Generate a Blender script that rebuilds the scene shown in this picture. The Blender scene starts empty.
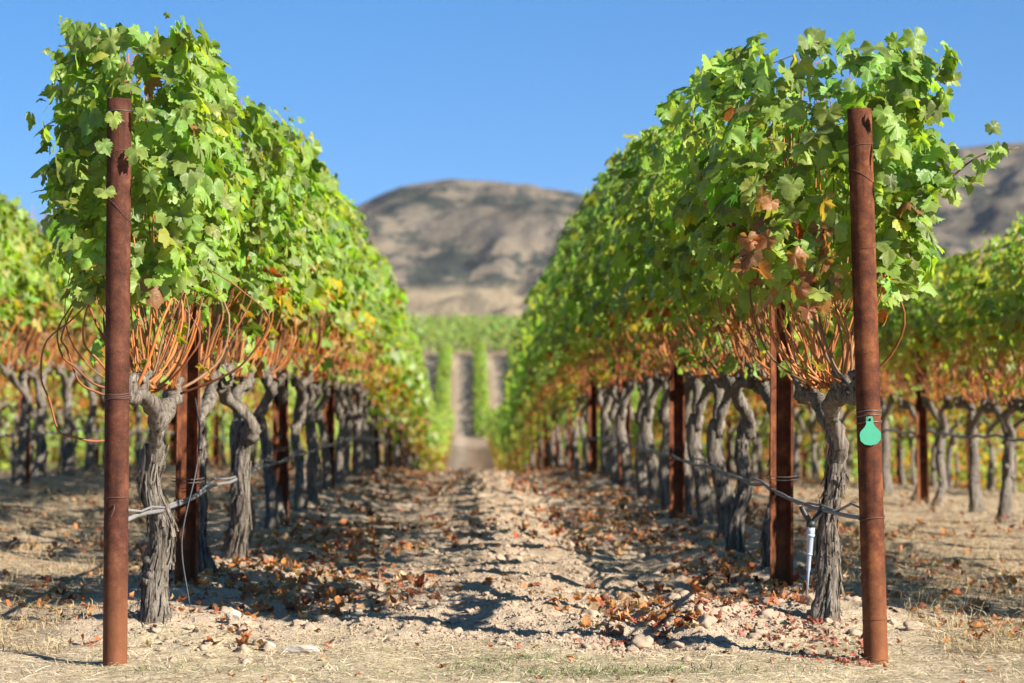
import bpy, math, random
import numpy as np
from mathutils import Vector

R = math.radians
SC = bpy.context.scene
COL = SC.collection

# ------------------------------------------------------------------ camera, sky, sun, exposure
CAM_Z = 0.925
F_PX = 2530.0
cam_d = bpy.data.cameras.new("camera")
cam = bpy.data.objects.new("camera", cam_d)
COL.objects.link(cam)
cam.location = (0, 0, CAM_Z)
cam.rotation_euler = (R(90 + 1.324), 0, R(-0.996))
cam_d.sensor_width = 36.0
cam_d.lens = F_PX / 1024 * 36.0
cam_d.clip_start = 0.1
cam_d.clip_end = 20000
cam_d.dof.use_dof = True
cam_d.dof.focus_distance = 9.15
cam_d.dof.aperture_fstop = 4.0
cam_d.dof.aperture_blades = 0
SC.camera = cam

SUN_EL, SUN_AZ = 28.0, 124.0            # azimuth clockwise from +Y (the way the rows run)
S = Vector((math.cos(R(SUN_EL)) * math.sin(R(SUN_AZ)), math.cos(R(SUN_EL)) * math.cos(R(SUN_AZ)), math.sin(R(SUN_EL))))
sun_d = bpy.data.lights.new("sun", 'SUN')
sun_d.energy = 5.0
sun_d.angle = R(0.53)
sun_d.color = (1.0, 0.93, 0.82)
sun = bpy.data.objects.new("sun", sun_d)
COL.objects.link(sun)
sun.rotation_euler = S.to_track_quat('Z', 'Y').to_euler()
sun.location = (20, -10, 30)

world = bpy.data.worlds.new("World")
SC.world = world
world.use_nodes = True
wn = world.node_tree
wn.nodes.clear()
w_out = wn.nodes.new("ShaderNodeOutputWorld")
w_bg = wn.nodes.new("ShaderNodeBackground")
w_sky = wn.nodes.new("ShaderNodeTexSky")
w_sky.sky_type = 'NISHITA'
w_sky.sun_disc = False
w_sky.sun_elevation = R(SUN_EL)
w_sky.sun_rotation = R(SUN_AZ)
w_sky.altitude = 1500
w_sky.air_density = 1.0
w_sky.dust_density = 0.05
w_sky.ozone_density = 3.0
w_tc = wn.nodes.new("ShaderNodeTexCoord")
w_add = wn.nodes.new("ShaderNodeVectorMath"); w_add.operation = 'ADD'
w_add.inputs[1].default_value = (0, 0, 0.14)
wn.links.new(w_tc.outputs["Generated"], w_add.inputs[0])
wn.links.new(w_add.outputs[0], w_sky.inputs[0])
w_hs = wn.nodes.new("ShaderNodeHueSaturation"); w_hs.inputs["Saturation"].default_value = 1.28
wn.links.new(w_sky.outputs[0], w_hs.inputs["Color"])
wn.links.new(w_hs.outputs[0], w_bg.inputs[0])
w_bg.inputs[1].default_value = 0.076
wn.links.new(w_bg.outputs[0], w_out.inputs[0])

SC.view_settings.view_transform = 'Standard'
SC.view_settings.look = 'None'
SC.view_settings.exposure = 1.38
SC.view_settings.gamma = 1.0
SC.view_settings.use_curve_mapping = False
SC.render.engine = 'CYCLES'
SC.cycles.use_denoising = True
SC.cycles.max_bounces = 6
SC.cycles.transparent_max_bounces = 4
SC.cycles.sample_clamp_indirect = 6.0
SC.cycles.caustics_reflective = False
SC.cycles.caustics_refractive = False

# ------------------------------------------------------------------ helpers
def rng(seed):
    return np.random.default_rng(seed)

def make_mesh(name, V, faces, mats, smooth=True, tint=None, uv=None, fmat=None):
    """faces: list of int arrays, each (m,k); one mesh."""
    V = np.asarray(V, dtype=np.float32)
    me = bpy.data.meshes.new(name)
    faces = [np.asarray(f, dtype=np.int32) for f in faces if len(f)]
    nl = sum(f.size for f in faces)
    npoly = sum(len(f) for f in faces)
    me.vertices.add(len(V))
    me.vertices.foreach_set("co", V.ravel())
    me.loops.add(nl)
    me.loops.foreach_set("vertex_index", np.concatenate([f.ravel() for f in faces]))
    me.polygons.add(npoly)
    starts, off = [], 0
    for f in faces:
        starts.append(off + np.arange(len(f)) * f.shape[1])
        off += f.size
    me.polygons.foreach_set("loop_start", np.concatenate(starts).astype(np.int32))
    if fmat is not None:
        me.polygons.foreach_set("material_index", np.asarray(fmat, dtype=np.int32))
    me.polygons.foreach_set("use_smooth", np.full(npoly, smooth))
    if tint is not None:
        a = me.attributes.new("tint", 'FLOAT_COLOR', 'POINT')
        t = np.ones((len(V), 4), dtype=np.float32); t[:, :3] = tint
        a.data.foreach_set("color", t.ravel())
    if uv is not None:
        a = me.attributes.new("leafpos", 'FLOAT_VECTOR', 'POINT')
        t = np.zeros((len(V), 3), dtype=np.float32); t[:, :uv.shape[1]] = uv
        a.data.foreach_set("vector", t.ravel())
    for m in (mats if isinstance(mats, (list, tuple)) else [mats]):
        me.materials.append(m)
    me.update(calc_edges=True)
    me.validate()
    return me

def obj(name, me, parent=None, label=None, cat=None, group=None, kind=None, loc=None):
    o = bpy.data.objects.new(name, me)
    COL.objects.link(o)
    if parent is not None: o.parent = parent
    if label: o["label"] = label
    if cat: o["category"] = cat
    if group: o["group"] = group
    if kind: o["kind"] = kind
    if loc is not None: o.location = loc
    return o

class Acc:
    """collects pieces into one mesh"""
    def __init__(s): s.V, s.F, s.T, s.n = [], {}, [], 0
    def add(s, V, faces, tint=None):
        V = np.asarray(V, dtype=np.float32)
        for f in faces:
            f = np.asarray(f, dtype=np.int32)
            if len(f): s.F.setdefault(f.shape[1], []).append(f + s.n)
        s.V.append(V); s.n += len(V)
        if tint is not None: s.T.append(np.broadcast_to(np.asarray(tint, dtype=np.float32), (len(V), 3)))
    def mesh(s, name, mats, smooth=True):
        return make_mesh(name, np.concatenate(s.V), [np.concatenate(v) for v in s.F.values()], mats, smooth,
                         np.concatenate(s.T) if s.T else None)

def hash2(ix, iy, seed):
    h = (ix.astype(np.int64) * 374761393 + iy.astype(np.int64) * 668265263 + seed * 974711) & 0x7fffffff
    h = ((h ^ (h >> 13)) * 1274126177) & 0x7fffffff
    h = (h ^ (h >> 16)) & 0x7fffffff
    return (h % 100003) / 100003.0

def vnoise(x, y, seed=0):
    x = np.asarray(x, dtype=np.float64); y = np.asarray(y, dtype=np.float64)
    ix, iy = np.floor(x), np.floor(y)
    fx, fy = x - ix, y - iy
    fx = fx * fx * (3 - 2 * fx); fy = fy * fy * (3 - 2 * fy)
    a = hash2(ix, iy, seed); b = hash2(ix + 1, iy, seed); c = hash2(ix, iy + 1, seed); d = hash2(ix + 1, iy + 1, seed)
    return (a * (1 - fx) + b * fx) * (1 - fy) + (c * (1 - fx) + d * fx) * fy - 0.5

def fbm(x, y, seed=0, oct=4, gain=0.5):
    s, a, f = 0, 1.0, 1.0
    for k in range(oct):
        s = s + a * vnoise(x * f + 17.3 * k, y * f - 9.1 * k, seed + k * 31)
        a *= gain; f *= 2.03
    return s

def sstep(a, b, x):
    t = np.clip((np.asarray(x, dtype=np.float64) - a) / (b - a), 0, 1)
    return t * t * (3 - 2 * t)

def tube(P, rad, seg=6, cap=True, ridge=None):
    """P (n,3), rad (n,), optional ridge (n,seg) radius multiplier"""
    P = np.asarray(P, dtype=np.float64); n = len(P)
    rad = np.broadcast_to(np.asarray(rad, dtype=np.float64), (n,))
    T = np.gradient(P, axis=0); T /= np.linalg.norm(T, axis=1, keepdims=True) + 1e-9
    u = np.array([1.0, 0, 0]) if abs(T[0][0]) < 0.8 else np.array([0, 1.0, 0])
    U = np.zeros_like(P)
    for i in range(n):
        u = u - T[i] * u.dot(T[i]); u /= np.linalg.norm(u) + 1e-9; U[i] = u
    W = np.cross(T, U)
    th = np.arange(seg) / seg * 2 * math.pi
    m = np.ones((n, seg)) if ridge is None else ridge
    V = P[:, None, :] + (rad[:, None] * m)[:, :, None] * (np.cos(th)[None, :, None] * U[:, None, :] + np.sin(th)[None, :, None] * W[:, None, :])
    V = V.reshape(-1, 3)
    i = np.arange(n - 1)[:, None] * seg; j = np.arange(seg)[None, :]; j2 = (j + 1) % seg
    Q = np.stack([i + j, i + j2, i + seg + j2, i + seg + j], axis=-1).reshape(-1, 4)
    faces = [Q]
    if cap:
        V = np.concatenate([V, P[:1], P[-1:]])
        a, b = n * seg, n * seg + 1
        jj = np.arange(seg); jk = (jj + 1) % seg
        faces.append(np.concatenate([np.stack([jk, jj, np.full(seg, a)], 1), np.stack([(n - 1) * seg + jj, (n - 1) * seg + jk, np.full(seg, b)], 1)]))
    return V, faces

def spline(P, n):
    """Catmull-Rom through the points, n samples"""
    P = np.asarray(P, dtype=np.float64)
    Q = np.concatenate([[2 * P[0] - P[1]], P, [2 * P[-1] - P[-2]]])
    t = np.linspace(0, len(P) - 1 - 1e-6, n); k = t.astype(int); f = (t - k)[:, None]
    a, b, c, d = Q[k], Q[k + 1], Q[k + 2], Q[k + 3]
    return 0.5 * (2 * b + (c - a) * f + (2 * a - 5 * b + 4 * c - d) * f ** 2 + (3 * b - a - 3 * c + d) * f ** 3)

def at(px, py, Y):
    """a point seen at that pixel, Y metres out along the rows"""
    return np.array([(px - 468) * Y / F_PX, Y, CAM_Z + (400 - py) * Y / F_PX])

# ------------------------------------------------------------------ materials
def new_mat(name):
    m = bpy.data.materials.new(name); m.use_nodes = True
    nt = m.node_tree; nt.nodes.clear()
    out = nt.nodes.new("ShaderNodeOutputMaterial")
    return m, nt, out

class NT:
    def __init__(s, nt): s.nt = nt
    def n(s, t, **kw):
        nd = s.nt.nodes.new(t)
        for k, v in kw.items(): setattr(nd, k, v)
        return nd
    def put(s, sock, v):
        if isinstance(v, bpy.types.NodeSocket): s.nt.links.new(v, sock)
        elif isinstance(v, (tuple, list)) and len(v) == 3 and sock.type == 'RGBA': sock.default_value = (*v, 1)
        else: sock.default_value = v
    def math(s, op, a, b=0.0, c=None, clamp=False):
        nd = s.n("ShaderNodeMath", operation=op, use_clamp=clamp)
        s.put(nd.inputs[0], a); s.put(nd.inputs[1], b)
        if c is not None: s.put(nd.inputs[2], c)
        return nd.outputs[0]
    def mix(s, f, a, b, blend='MIX'):
        nd = s.n("ShaderNodeMix", data_type='RGBA', blend_type=blend)
        s.put(nd.inputs[0], f); s.put(nd.inputs[6], a); s.put(nd.inputs[7], b)
        return nd.outputs[2]
    def noise(s, vec, scale, detail=4, rough=0.55, dist=0.0):
        nd = s.n("ShaderNodeTexNoise"); nd.inputs["Scale"].default_value = scale
        nd.inputs["Detail"].default_value = detail; nd.inputs["Roughness"].default_value = rough
        nd.inputs["Distortion"].default_value = dist
        if vec is not None: s.put(nd.inputs["Vector"], vec)
        return nd.outputs["Fac"]
    def mapping(s, vec, scale=(1, 1, 1)):
        nd = s.n("ShaderNodeMapping"); s.put(nd.inputs[0], vec); nd.inputs["Scale"].default_value = scale
        return nd.outputs[0]
    def ramp(s, f, stops):
        nd = s.n("ShaderNodeValToRGB"); e = nd.color_ramp.elements
        while len(e) < len(stops): e.new(0.5)
        for k, (p, c) in enumerate(stops):
            e[k].position = p; e[k].color = (*c, 1) if len(c) == 3 else c
        s.put(nd.inputs[0], f)
        return nd.outputs[0]
    def attr(s, name): return s.n("ShaderNodeAttribute", attribute_name=name).outputs
    def pos(s): return s.n("ShaderNodeNewGeometry").outputs["Position"]
    def objco(s): return s.n("ShaderNodeTexCoord").outputs["Object"]
    def bump(s, h, strength=0.5, dist=0.01):
        nd = s.n("ShaderNodeBump"); nd.inputs["Strength"].default_value = strength; nd.inputs["Distance"].default_value = dist
        s.put(nd.inputs["Height"], h)
        return nd.outputs[0]
    def bsdf(s, col, rough=0.8, spec=0.3, metal=0.0, normal=None):
        nd = s.n("ShaderNodeBsdfPrincipled")
        s.put(nd.inputs["Base Color"], col); s.put(nd.inputs["Roughness"], rough)
        s.put(nd.inputs["Specular IOR Level"], spec); s.put(nd.inputs["Metallic"], metal)
        if normal is not None: s.put(nd.inputs["Normal"], normal)
        return nd.outputs[0]

def mat_leaf(name, trans=0.45, veins=True, rough=0.42, spec=0.34):
    m, nt, out = new_mat(name); g = NT(nt)
    tint = g.attr("tint")["Color"]
    nz = g.noise(g.pos(), 22, 3)
    col = g.mix(g.math('MULTIPLY', g.math('SUBTRACT', nz, 0.35, clamp=True), 0.9), tint, g.mix(1.0, tint, (1.5, 1.25, 0.9), 'MULTIPLY'))
    if veins:
        lp = g.attr("leafpos")["Vector"]
        sx = g.n("ShaderNodeSeparateXYZ"); g.put(sx.inputs[0], lp)
        ang = g.math('ARCTAN2', sx.outputs[0], sx.outputs[1])
        rr = g.n("ShaderNodeVectorMath", operation='LENGTH'); g.put(rr.inputs[0], lp)
        d = g.math('MULTIPLY', g.math('PINGPONG', g.math('ABSOLUTE', ang), 0.47), rr.outputs["Value"])
        v = g.math('SUBTRACT', 1.0, g.math('MULTIPLY', d, 22.0), clamp=True)
        col = g.mix(g.math('MULTIPLY', v, 0.45), col, g.mix(1.0, col, (1.55, 1.4, 1.5), 'MULTIPLY'))
    geo = g.n("ShaderNodeNewGeometry")
    pale = g.mix(0.25, col, (0.26, 0.29, 0.13) if veins else (0.34, 0.23, 0.14))
    colf = g.mix(geo.outputs["Backfacing"], col, pale)
    nb = g.bump(g.noise(g.pos(), 60, 3), 0.6, 0.006)
    p = g.bsdf(colf, rough, spec, 0, nb)
    tr = g.n("ShaderNodeBsdfTranslucent")
    g.put(tr.inputs[0], g.mix(1.0, colf, (2.15, 2.0, 0.65), 'MULTIPLY'))
    ms = g.n("ShaderNodeMixShader"); ms.inputs[0].default_value = trans
    nt.links.new(p, ms.inputs[1]); nt.links.new(tr.outputs[0], ms.inputs[2])
    nt.links.new(ms.outputs[0], out.inputs[0])
    return m

def mat_bark(name, dark=(0.028, 0.024, 0.020), light=(0.31, 0.275, 0.23)):
    m, nt, out = new_mat(name); g = NT(nt)
    p = g.objco()
    n1 = g.noise(g.mapping(p, (75, 75, 5)), 1.0, 6, 0.7, 0.5)
    n2 = g.noise(g.mapping(p, (9, 9, 3)), 1.0, 3)
    c = g.ramp(n1, [(0.38, dark), (0.52, tuple(0.45 * a + 0.55 * b for a, b in zip(dark, light))), (0.68, light)])
    c = g.mix(g.math('MULTIPLY', n2, 0.5), c, (0.13, 0.09, 0.06))
    s = g.bsdf(c, 0.95, 0.1, 0, g.bump(n1, 1.0, 0.012))
    nt.links.new(s, out.inputs[0]); return m

def mat_tint(name, rough=0.7, spec=0.3, var=0.35, scale=40):
    m, nt, out = new_mat(name); g = NT(nt)
    t = g.attr("tint")["Color"]
    n1 = g.noise(g.pos(), scale, 4)
    c = g.mix(g.math('MULTIPLY', n1, var), t, (0.06, 0.03, 0.015))
    nt.links.new(g.bsdf(c, rough, spec, 0, g.bump(n1, 0.4, 0.004)), out.inputs[0]); return m

def mat_rust(name, a, b, c):
    m, nt, out = new_mat(name); g = NT(nt)
    p = g.objco()
    n1 = g.noise(p, 14, 8, 0.65); n2 = g.noise(p, 180, 4, 0.7); n3 = g.noise(g.mapping(p, (40, 40, 2.5)), 1, 4)
    col = g.ramp(n1, [(0.36, a), (0.52, b), (0.66, c)])
    col = g.mix(g.math('MULTIPLY', g.math('SUBTRACT', n2, 0.5, clamp=True), 1.6, clamp=True), col, (0.19, 0.085, 0.042))
    col = g.mix(g.math('MULTIPLY', g.math('SUBTRACT', n3, 0.52, clamp=True), 3.0, clamp=True), col, tuple(0.45 * v for v in a))
    sx = g.n("ShaderNodeSeparateXYZ"); g.put(sx.inputs[0], p)
    low = g.math('SUBTRACT', 1.0, g.math('MULTIPLY', g.math('ADD', sx.outputs[2], g.math('MULTIPLY', n1, -0.25)), 3.4), clamp=True)
    col = g.mix(g.math('MULTIPLY', low, 0.4), col, (0.27, 0.105, 0.042))     # soil-splashed fresh rust at the foot
    h = g.math('ADD', n2, g.math('MULTIPLY', n1, 1.2))
    nt.links.new(g.bsdf(col, 0.8, 0.15, 0.0, g.bump(h, 0.5, 0.003)), out.inputs[0]); return m

def mat_plain(name, col, rough=0.6, spec=0.4, var=0.25, scale=60, other=None, metal=0.0):
    m, nt, out = new_mat(name); g = NT(nt)
    n1 = g.noise(g.objco(), scale, 5)
    c = g.mix(g.math('MULTIPLY', n1, var * 2), col, other or tuple(v * 0.45 for v in col))
    nt.links.new(g.bsdf(c, rough, spec, metal, g.bump(n1, 0.3, 0.003)), out.inputs[0]); return m

def mat_ground():
    m, nt, out = new_mat("soil"); g = NT(nt)
    p = g.pos()
    t = g.attr("tint")["Color"]                     # r: straw cover, g: litter, b: far road
    sx = g.n("ShaderNodeSeparateColor"); g.put(sx.inputs[0], t)
    n1 = g.noise(p, 3.0, 8, 0.6); n2 = g.noise(p, 45, 6, 0.65); n3 = g.noise(p, 160, 3, 0.6)
    soil = g.ramp(n1, [(0.3, (0.35, 0.26, 0.178)), (0.55, (0.46, 0.36, 0.255)), (0.75, (0.52, 0.42, 0.31))])
    soil = g.mix(g.math('MULTIPLY', g.math('SUBTRACT', n2, 0.42, clamp=True), 1.8, clamp=True), soil, (0.52, 0.42, 0.305))
    fy = g.n("ShaderNodeSeparateXYZ"); g.put(fy.inputs[0], p)
    soil = g.mix(g.math('MULTIPLY', g.math('SUBTRACT', fy.outputs[1], 85.0), 0.05, clamp=True), soil, (0.25, 0.18, 0.118))
    soil = g.mix(g.math('MULTIPLY', g.math('SUBTRACT', 0.46, n3, clamp=True), 3.0, clamp=True), soil, (0.17, 0.115, 0.08))
    straw = g.ramp(g.noise(g.mapping(p, (25, 70, 25)), 1.0, 6, 0.7, 1.2), [(0.3, (0.34, 0.26, 0.16)), (0.5, (0.50, 0.41, 0.265)), (0.7, (0.62, 0.52, 0.355))])
    k = g.math('ADD', sx.outputs[0], g.math('MULTIPLY', g.math('SUBTRACT', n2, 0.5), 1.0), clamp=True)
    col = g.mix(k, soil, straw)
    lit = g.ramp(g.noise(p, 28, 4, 0.6), [(0.35, (0.10, 0.045, 0.02)), (0.55, (0.25, 0.11, 0.04)), (0.7, (0.36, 0.24, 0.12))])
    kl = g.math('MULTIPLY', g.math('MULTIPLY', g.math('SUBTRACT', g.noise(p, 9, 5, 0.7), 0.44, clamp=True), 6.0, clamp=True), sx.outputs[1])
    col = g.mix(kl, col, lit)
    col = g.mix(g.math('MULTIPLY', sx.outputs[2], 0.85), col, (0.42, 0.33, 0.235))
    h = g.math('ADD', g.math('MULTIPLY', n2, 1.0), g.math('MULTIPLY', n3, 0.4))
    nt.links.new(g.bsdf(col, 0.95, 0.1, 0, g.bump(h, 0.9, 0.02)), out.inputs[0]); return m

def mat_hill():
    m, nt, out = new_mat("hill_slope"); g = NT(nt)
    p = g.pos()
    sx = g.n("ShaderNodeSeparateColor"); g.put(sx.inputs[0], g.attr("tint")["Color"])
    n1 = g.noise(p, 0.012, 8, 0.62); n2 = g.noise(p, 0.05, 7, 0.7); n3 = g.noise(p, 0.2, 4, 0.7)
    dry = g.ramp(n1, [(0.3, (0.085, 0.072, 0.054)), (0.5, (0.17, 0.138, 0.097)), (0.7, (0.27, 0.215, 0.145))])
    rock = g.ramp(n2, [(0.35, (0.06, 0.056, 0.052)), (0.65, (0.25, 0.215, 0.18))])
    col = g.mix(g.math('MULTIPLY', g.math('SUBTRACT', n2, 0.45, clamp=True), 4.0, clamp=True), dry, rock)
    f = g.math('ADD', sx.outputs[0], g.math('ADD', g.math('MULTIPLY', g.math('SUBTRACT', n2, 0.5), 3.4), g.math('MULTIPLY', g.math('SUBTRACT', n3, 0.5), 1.0)))
    f = g.math('MULTIPLY', g.math('SUBTRACT', f, 0.30, clamp=True), 3.4, clamp=True)
    scrub = g.ramp(n3, [(0.35, (0.020, 0.026, 0.025)), (0.65, (0.055, 0.06, 0.045))])
    col = g.mix(f, col, scrub)
    col = g.mix(sx.outputs[1], col, g.ramp(n2, [(0.35, (0.27, 0.21, 0.125)), (0.65, (0.34, 0.265, 0.165))]))
    nt.links.new(g.bsdf(col, 0.95, 0.05, 0, g.bump(n2, 0.8, 6.0)), out.inputs[0]); return m

M_LEAF = mat_leaf("vine_leaf")
M_DRY = mat_leaf("dry_leaf", 0.15, False, 0.7, 0.2)
M_BARK = mat_bark("vine_bark")
M_CANE = mat_tint("cane_bark", 0.55, 0.35, 0.5)
M_GRASS = mat_tint("grass_blade", 0.7, 0.2, 0.15)
M_CLOD = mat_plain("dirt_clod", (0.36, 0.28, 0.20), 0.95, 0.1, 0.35, 18, (0.25, 0.175, 0.125))
M_STONE = mat_plain("pale_stone", (0.50, 0.44, 0.37), 0.9, 0.15, 0.3, 25)
M_RUST_A = mat_rust("rust_maroon", (0.036, 0.0125, 0.008), (0.072, 0.024, 0.0145), (0.128, 0.048, 0.027))
M_RUST_B = mat_rust("rust_orange", (0.042, 0.013, 0.008), (0.098, 0.030, 0.013), (0.19, 0.066, 0.024))
M_RUST_C = mat_rust("rust_dark", (0.050, 0.015, 0.008), (0.105, 0.033, 0.014), (0.20, 0.068, 0.024))
M_WIRE = mat_plain("dull_wire", (0.16, 0.13, 0.11), 0.55, 0.5, 0.3, 90, None, 0.6)
M_RUSTWIRE = mat_plain("rusty_wire", (0.10, 0.05, 0.035), 0.7, 0.3)
M_HOSE = mat_plain("weathered_hose", (0.24, 0.235, 0.23), 0.75, 0.25, 0.4, 50, (0.07, 0.065, 0.06))
M_TAG = mat_plain("green_plastic", (0.026, 0.27, 0.155), 0.55, 0.3, 0.2, 45, (0.10, 0.27, 0.17))
M_WHITE = mat_plain("white_plastic", (0.36, 0.41, 0.48), 0.45, 0.4, 0.15)
M_BLACK = mat_plain("black_plastic", (0.03, 0.03, 0.032), 0.5, 0.4)

# ------------------------------------------------------------------ terrain
ROW_X = {}
for k in range(7):
    ROW_X[-1 - k] = -1.25 - 2.70 * k
    ROW_X[1 + k] = 1.45 + 2.70 * k
_py = np.array([-50, 0, 9, 16, 24, 32, 40, 47, 55, 63, 80, 100, 125, 146, 152, 166, 180, 195, 215, 240, 400, 1000, 9000], dtype=float)
_pz = np.array([-.05, -.03, 0, .045, .045, -.07, -.26, -.55, -1.05, -1.65, -2.15, -2.15, -2.0, -1.8, -1.35, 1.0, 3.35, 5.0, 6.4, 7.0, 8.0, 8.0, 8.0])
_pm = np.zeros_like(_pz)
_dl = np.diff(_pz) / np.diff(_py)
_pm[1:-1] = np.where(_dl[1:] * _dl[:-1] > 0, 2 * _dl[1:] * _dl[:-1] / (_dl[1:] + _dl[:-1] + 1e-12), 0)

def profile(y):
    y = np.asarray(y, dtype=np.float64)
    k = np.clip(np.searchsorted(_py, y) - 1, 0, len(_py) - 2)
    h = _py[k + 1] - _py[k]; t = np.clip((y - _py[k]) / h, 0, 1)
    return ((2 * t**3 - 3 * t**2 + 1) * _pz[k] + (t**3 - 2 * t**2 + t) * h * _pm[k] + (-2 * t**3 + 3 * t**2) * _pz[k + 1] + (t**3 - t**2) * h * _pm[k + 1])

def tilled(x, y):
    """1 on the turned soil, 0 on the straw-covered headland and alleys"""
    edge = 9.72 + 0.5 * vnoise(x * 1.3, y * 0.2, 5) + 0.45 * fbm(x * 4, y * 4, 6, 3) - 0.25 * np.exp(-((x - 0.5) / 0.9) ** 2)
    a = sstep(edge - 0.25, edge + 0.3, y)
    s = 1 - sstep(1.55, 2.0, np.abs(x - 0.1))
    return a * s

def ground_macro(x, y):
    x = np.asarray(x, dtype=np.float64); y = np.asarray(y, dtype=np.float64)
    z = profile(y)
    near = 1 - sstep(90, 140, y)
    z = z + near * (0.11 * sstep(1.3, 4.0, -x) - 0.10 * sstep(1.6, 4.5, x) - 0.9 * sstep(4.8, 14, x) - 0.9 * sstep(4.6, 14, -x))
    inrow = sstep(9.4, 10.2, y) * (1 - sstep(110, 125, y))
    d = np.abs(((x - 0.1) / 2.70 + 0.5) % 1.0 - 0.0); d = np.minimum(d, 1 - d) * 2.70
    z = z + inrow * 0.07 * np.exp(-(d / 0.34) ** 2)
    z = z + sstep(9.5, 10.4, y) * (1 - sstep(110, 125, y)) * 0.055 * np.exp(-((x - 0.12) / 0.42) ** 2)
    z = z + 0.10 * np.exp(-((x - .93) / 0.27) ** 2 - ((y - 9.95) / 0.40) ** 2)
    return z

def ground_z(x, y):
    x = np.asarray(x, dtype=np.float64); y = np.asarray(y, dtype=np.float64)
    z = ground_macro(x, y)
    till = tilled(x, y); fade = 1 - sstep(40, 80, y)
    lump = np.maximum(fbm(x * 3.2, y * 3.2, 11, 4, 0.6), -0.15) * 0.046 + np.abs(fbm(x * 9, y * 9, 23, 3, 0.7)) * 0.040
    fine = fbm(x * 5, y * 5, 41, 3) * 0.018 + fbm(x * 1.1, y * 1.1, 43, 3) * 0.03
    return z + fade * (till * lump + (1 - till) * fine)

M_SOIL = mat_ground()
xs = np.concatenate([-np.geomspace(3.0, 3800, 46)[::-1], np.arange(-2.975, 3.2, 0.026), np.geomspace(3.22, 3800, 46)])
ys = np.concatenate([[-60, -20, -5, 0, 3, 5, 6.2], np.arange(7, 12.0, 0.026), 12.0 * np.exp(np.arange(0, 2.36, 0.0029)), np.geomspace(128, 4200, 110)])
ys = np.unique(ys)
GX, GY = np.meshgrid(xs, ys)
GZ = ground_z(GX, GY)
nx, ny = len(xs), len(ys)
i = np.arange(ny - 1)[:, None] * nx; j = np.arange(nx - 1)[None, :]
Q = np.stack([i + j, i + j + 1, i + nx + j + 1, i + nx + j], -1).reshape(-1, 4)
tl = tilled(GX, GY)
straw = (1 - tl) * (1 - 0.9 * sstep(60, 100, GY))
straw = straw * np.where(np.abs(GX - 0.1) > 1.5, 0.45, 1.0)
litter = sstep(9.8, 11.5, GY) * (0.35 + 0.4 * np.maximum(sstep(14, 30, GY), sstep(1.6, 2.2, np.abs(GX - .1)))) * (1 - sstep(142, 146, GY))
road = np.maximum(sstep(145.2, 146, GY) * (1 - sstep(148.5, 150, GY)) * 0.9, sstep(177.5, 178.5, GY) * (1 - sstep(184.5, 185.5, GY)))
road = np.maximum(road, 1.0 * sstep(95, 105, GY) * (1 - sstep(179, 180, GY)) * np.exp(-((((GX + 0.4 + 1.25) % 2.5) - 1.25) / 0.42) ** 2))
gt = np.stack([straw.ravel(), litter.ravel(), road.ravel()], 1)
obj("ground", make_mesh("ground", np.stack([GX.ravel(), GY.ravel(), GZ.ravel()], 1), [Q], M_SOIL, True, gt), kind="structure",
    label="pale tilled soil with straw in front and fallen leaves along the vine rows", cat="ground")

# hills ---------------------------------------------------------------
px = np.array([-2500, -1500, -700, -300, 0, 120, 240, 340, 365, 400, 450, 500, 550, 590, 680, 760, 840, 930, 960, 1024, 1200, 1600, 2500, 3500.])
hp = np.array([40, 60, 70, 80, 110, 135, 160, 185, 195, 211, 220, 217, 208, 203, 196, 202, 222, 241, 247, 250, 262, 270, 230, 180.])
az = np.linspace(-0.9, 0.9, 620)
rad = np.concatenate([np.linspace(700, 1700, 170), np.linspace(1720, 3200, 40)])
AZ, RD = np.meshgrid(az, rad)
hpx = np.interp(468 + F_PX * np.tan(AZ), px, hp)
ridge_z = CAM_Z + hpx * 1700 / F_PX
t = (RD - 700) / 1000.0
front = 0.13 * sstep(0, 0.45, t) + 0.87 * (0.30 * sstep(0.25, 0.7, t) + 0.70 * sstep(0.45, 1.02, t))
shape = np.where(t <= 1, front, 1.0 - 0.55 * sstep(1.0, 2.5, t))
HX = RD * np.sin(AZ); HY = RD * np.cos(AZ)
HZ = 6 + (ridge_z - 6) * shape
rough = sstep(0.1, 0.5, t)
gul = 1 - 2 * np.abs(fbm(HX * 0.006, HY * 0.003, 71, 5, 0.55))
HZ = HZ + rough * (((gul - 0.6) * 19 + fbm(HX * 0.02, HY * 0.02, 77, 4, 0.6) * 14) * (1 - 0.93 * sstep(0.72, 0.97, t)))
PX_ = 468 + F_PX * np.tan(AZ); PY_ = 400 - (HZ - CAM_Z) / (RD * np.cos(AZ)) * F_PX
def blob(cx, cy, rx, ry): return np.exp(-((PX_ - cx) / rx) ** 2 - ((PY_ - cy) / ry) ** 2)
scrub = 0.16 + 1.0 * blob(450, 262, 30, 24) + 0.6 * blob(425, 285, 16, 22) + 0.7 * blob(555, 270, 40, 20) + 0.35 * blob(500, 285, 30, 10) \
    + 0.50 * blob(410, 198, 50, 11) + 0.42 * blob(540, 204, 70, 12) + 0.3 * blob(385, 240, 20, 40) + 0.35 * blob(498, 292, 8, 9) + 0.35 * blob(1000, 190, 60, 18) + 0.25 * blob(500, 310, 60, 5) \
    + 0.12 * sstep(0.5, 1.0, np.abs(gul)) - 0.12 * blob(470, 225, 60, 12)
scrub = scrub + 0.25 * (fbm(HX * 0.012, HY * 0.012, 91, 4, 0.6))
low = sstep(282, 296, PY_) * 0.75
ht = np.stack([np.clip(scrub, 0, 1).ravel(), low.ravel(), np.zeros(HZ.size)], 1)
nx, ny = len(az), len(rad)
i = np.arange(ny - 1)[:, None] * nx; j = np.arange(nx - 1)[None, :]
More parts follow.
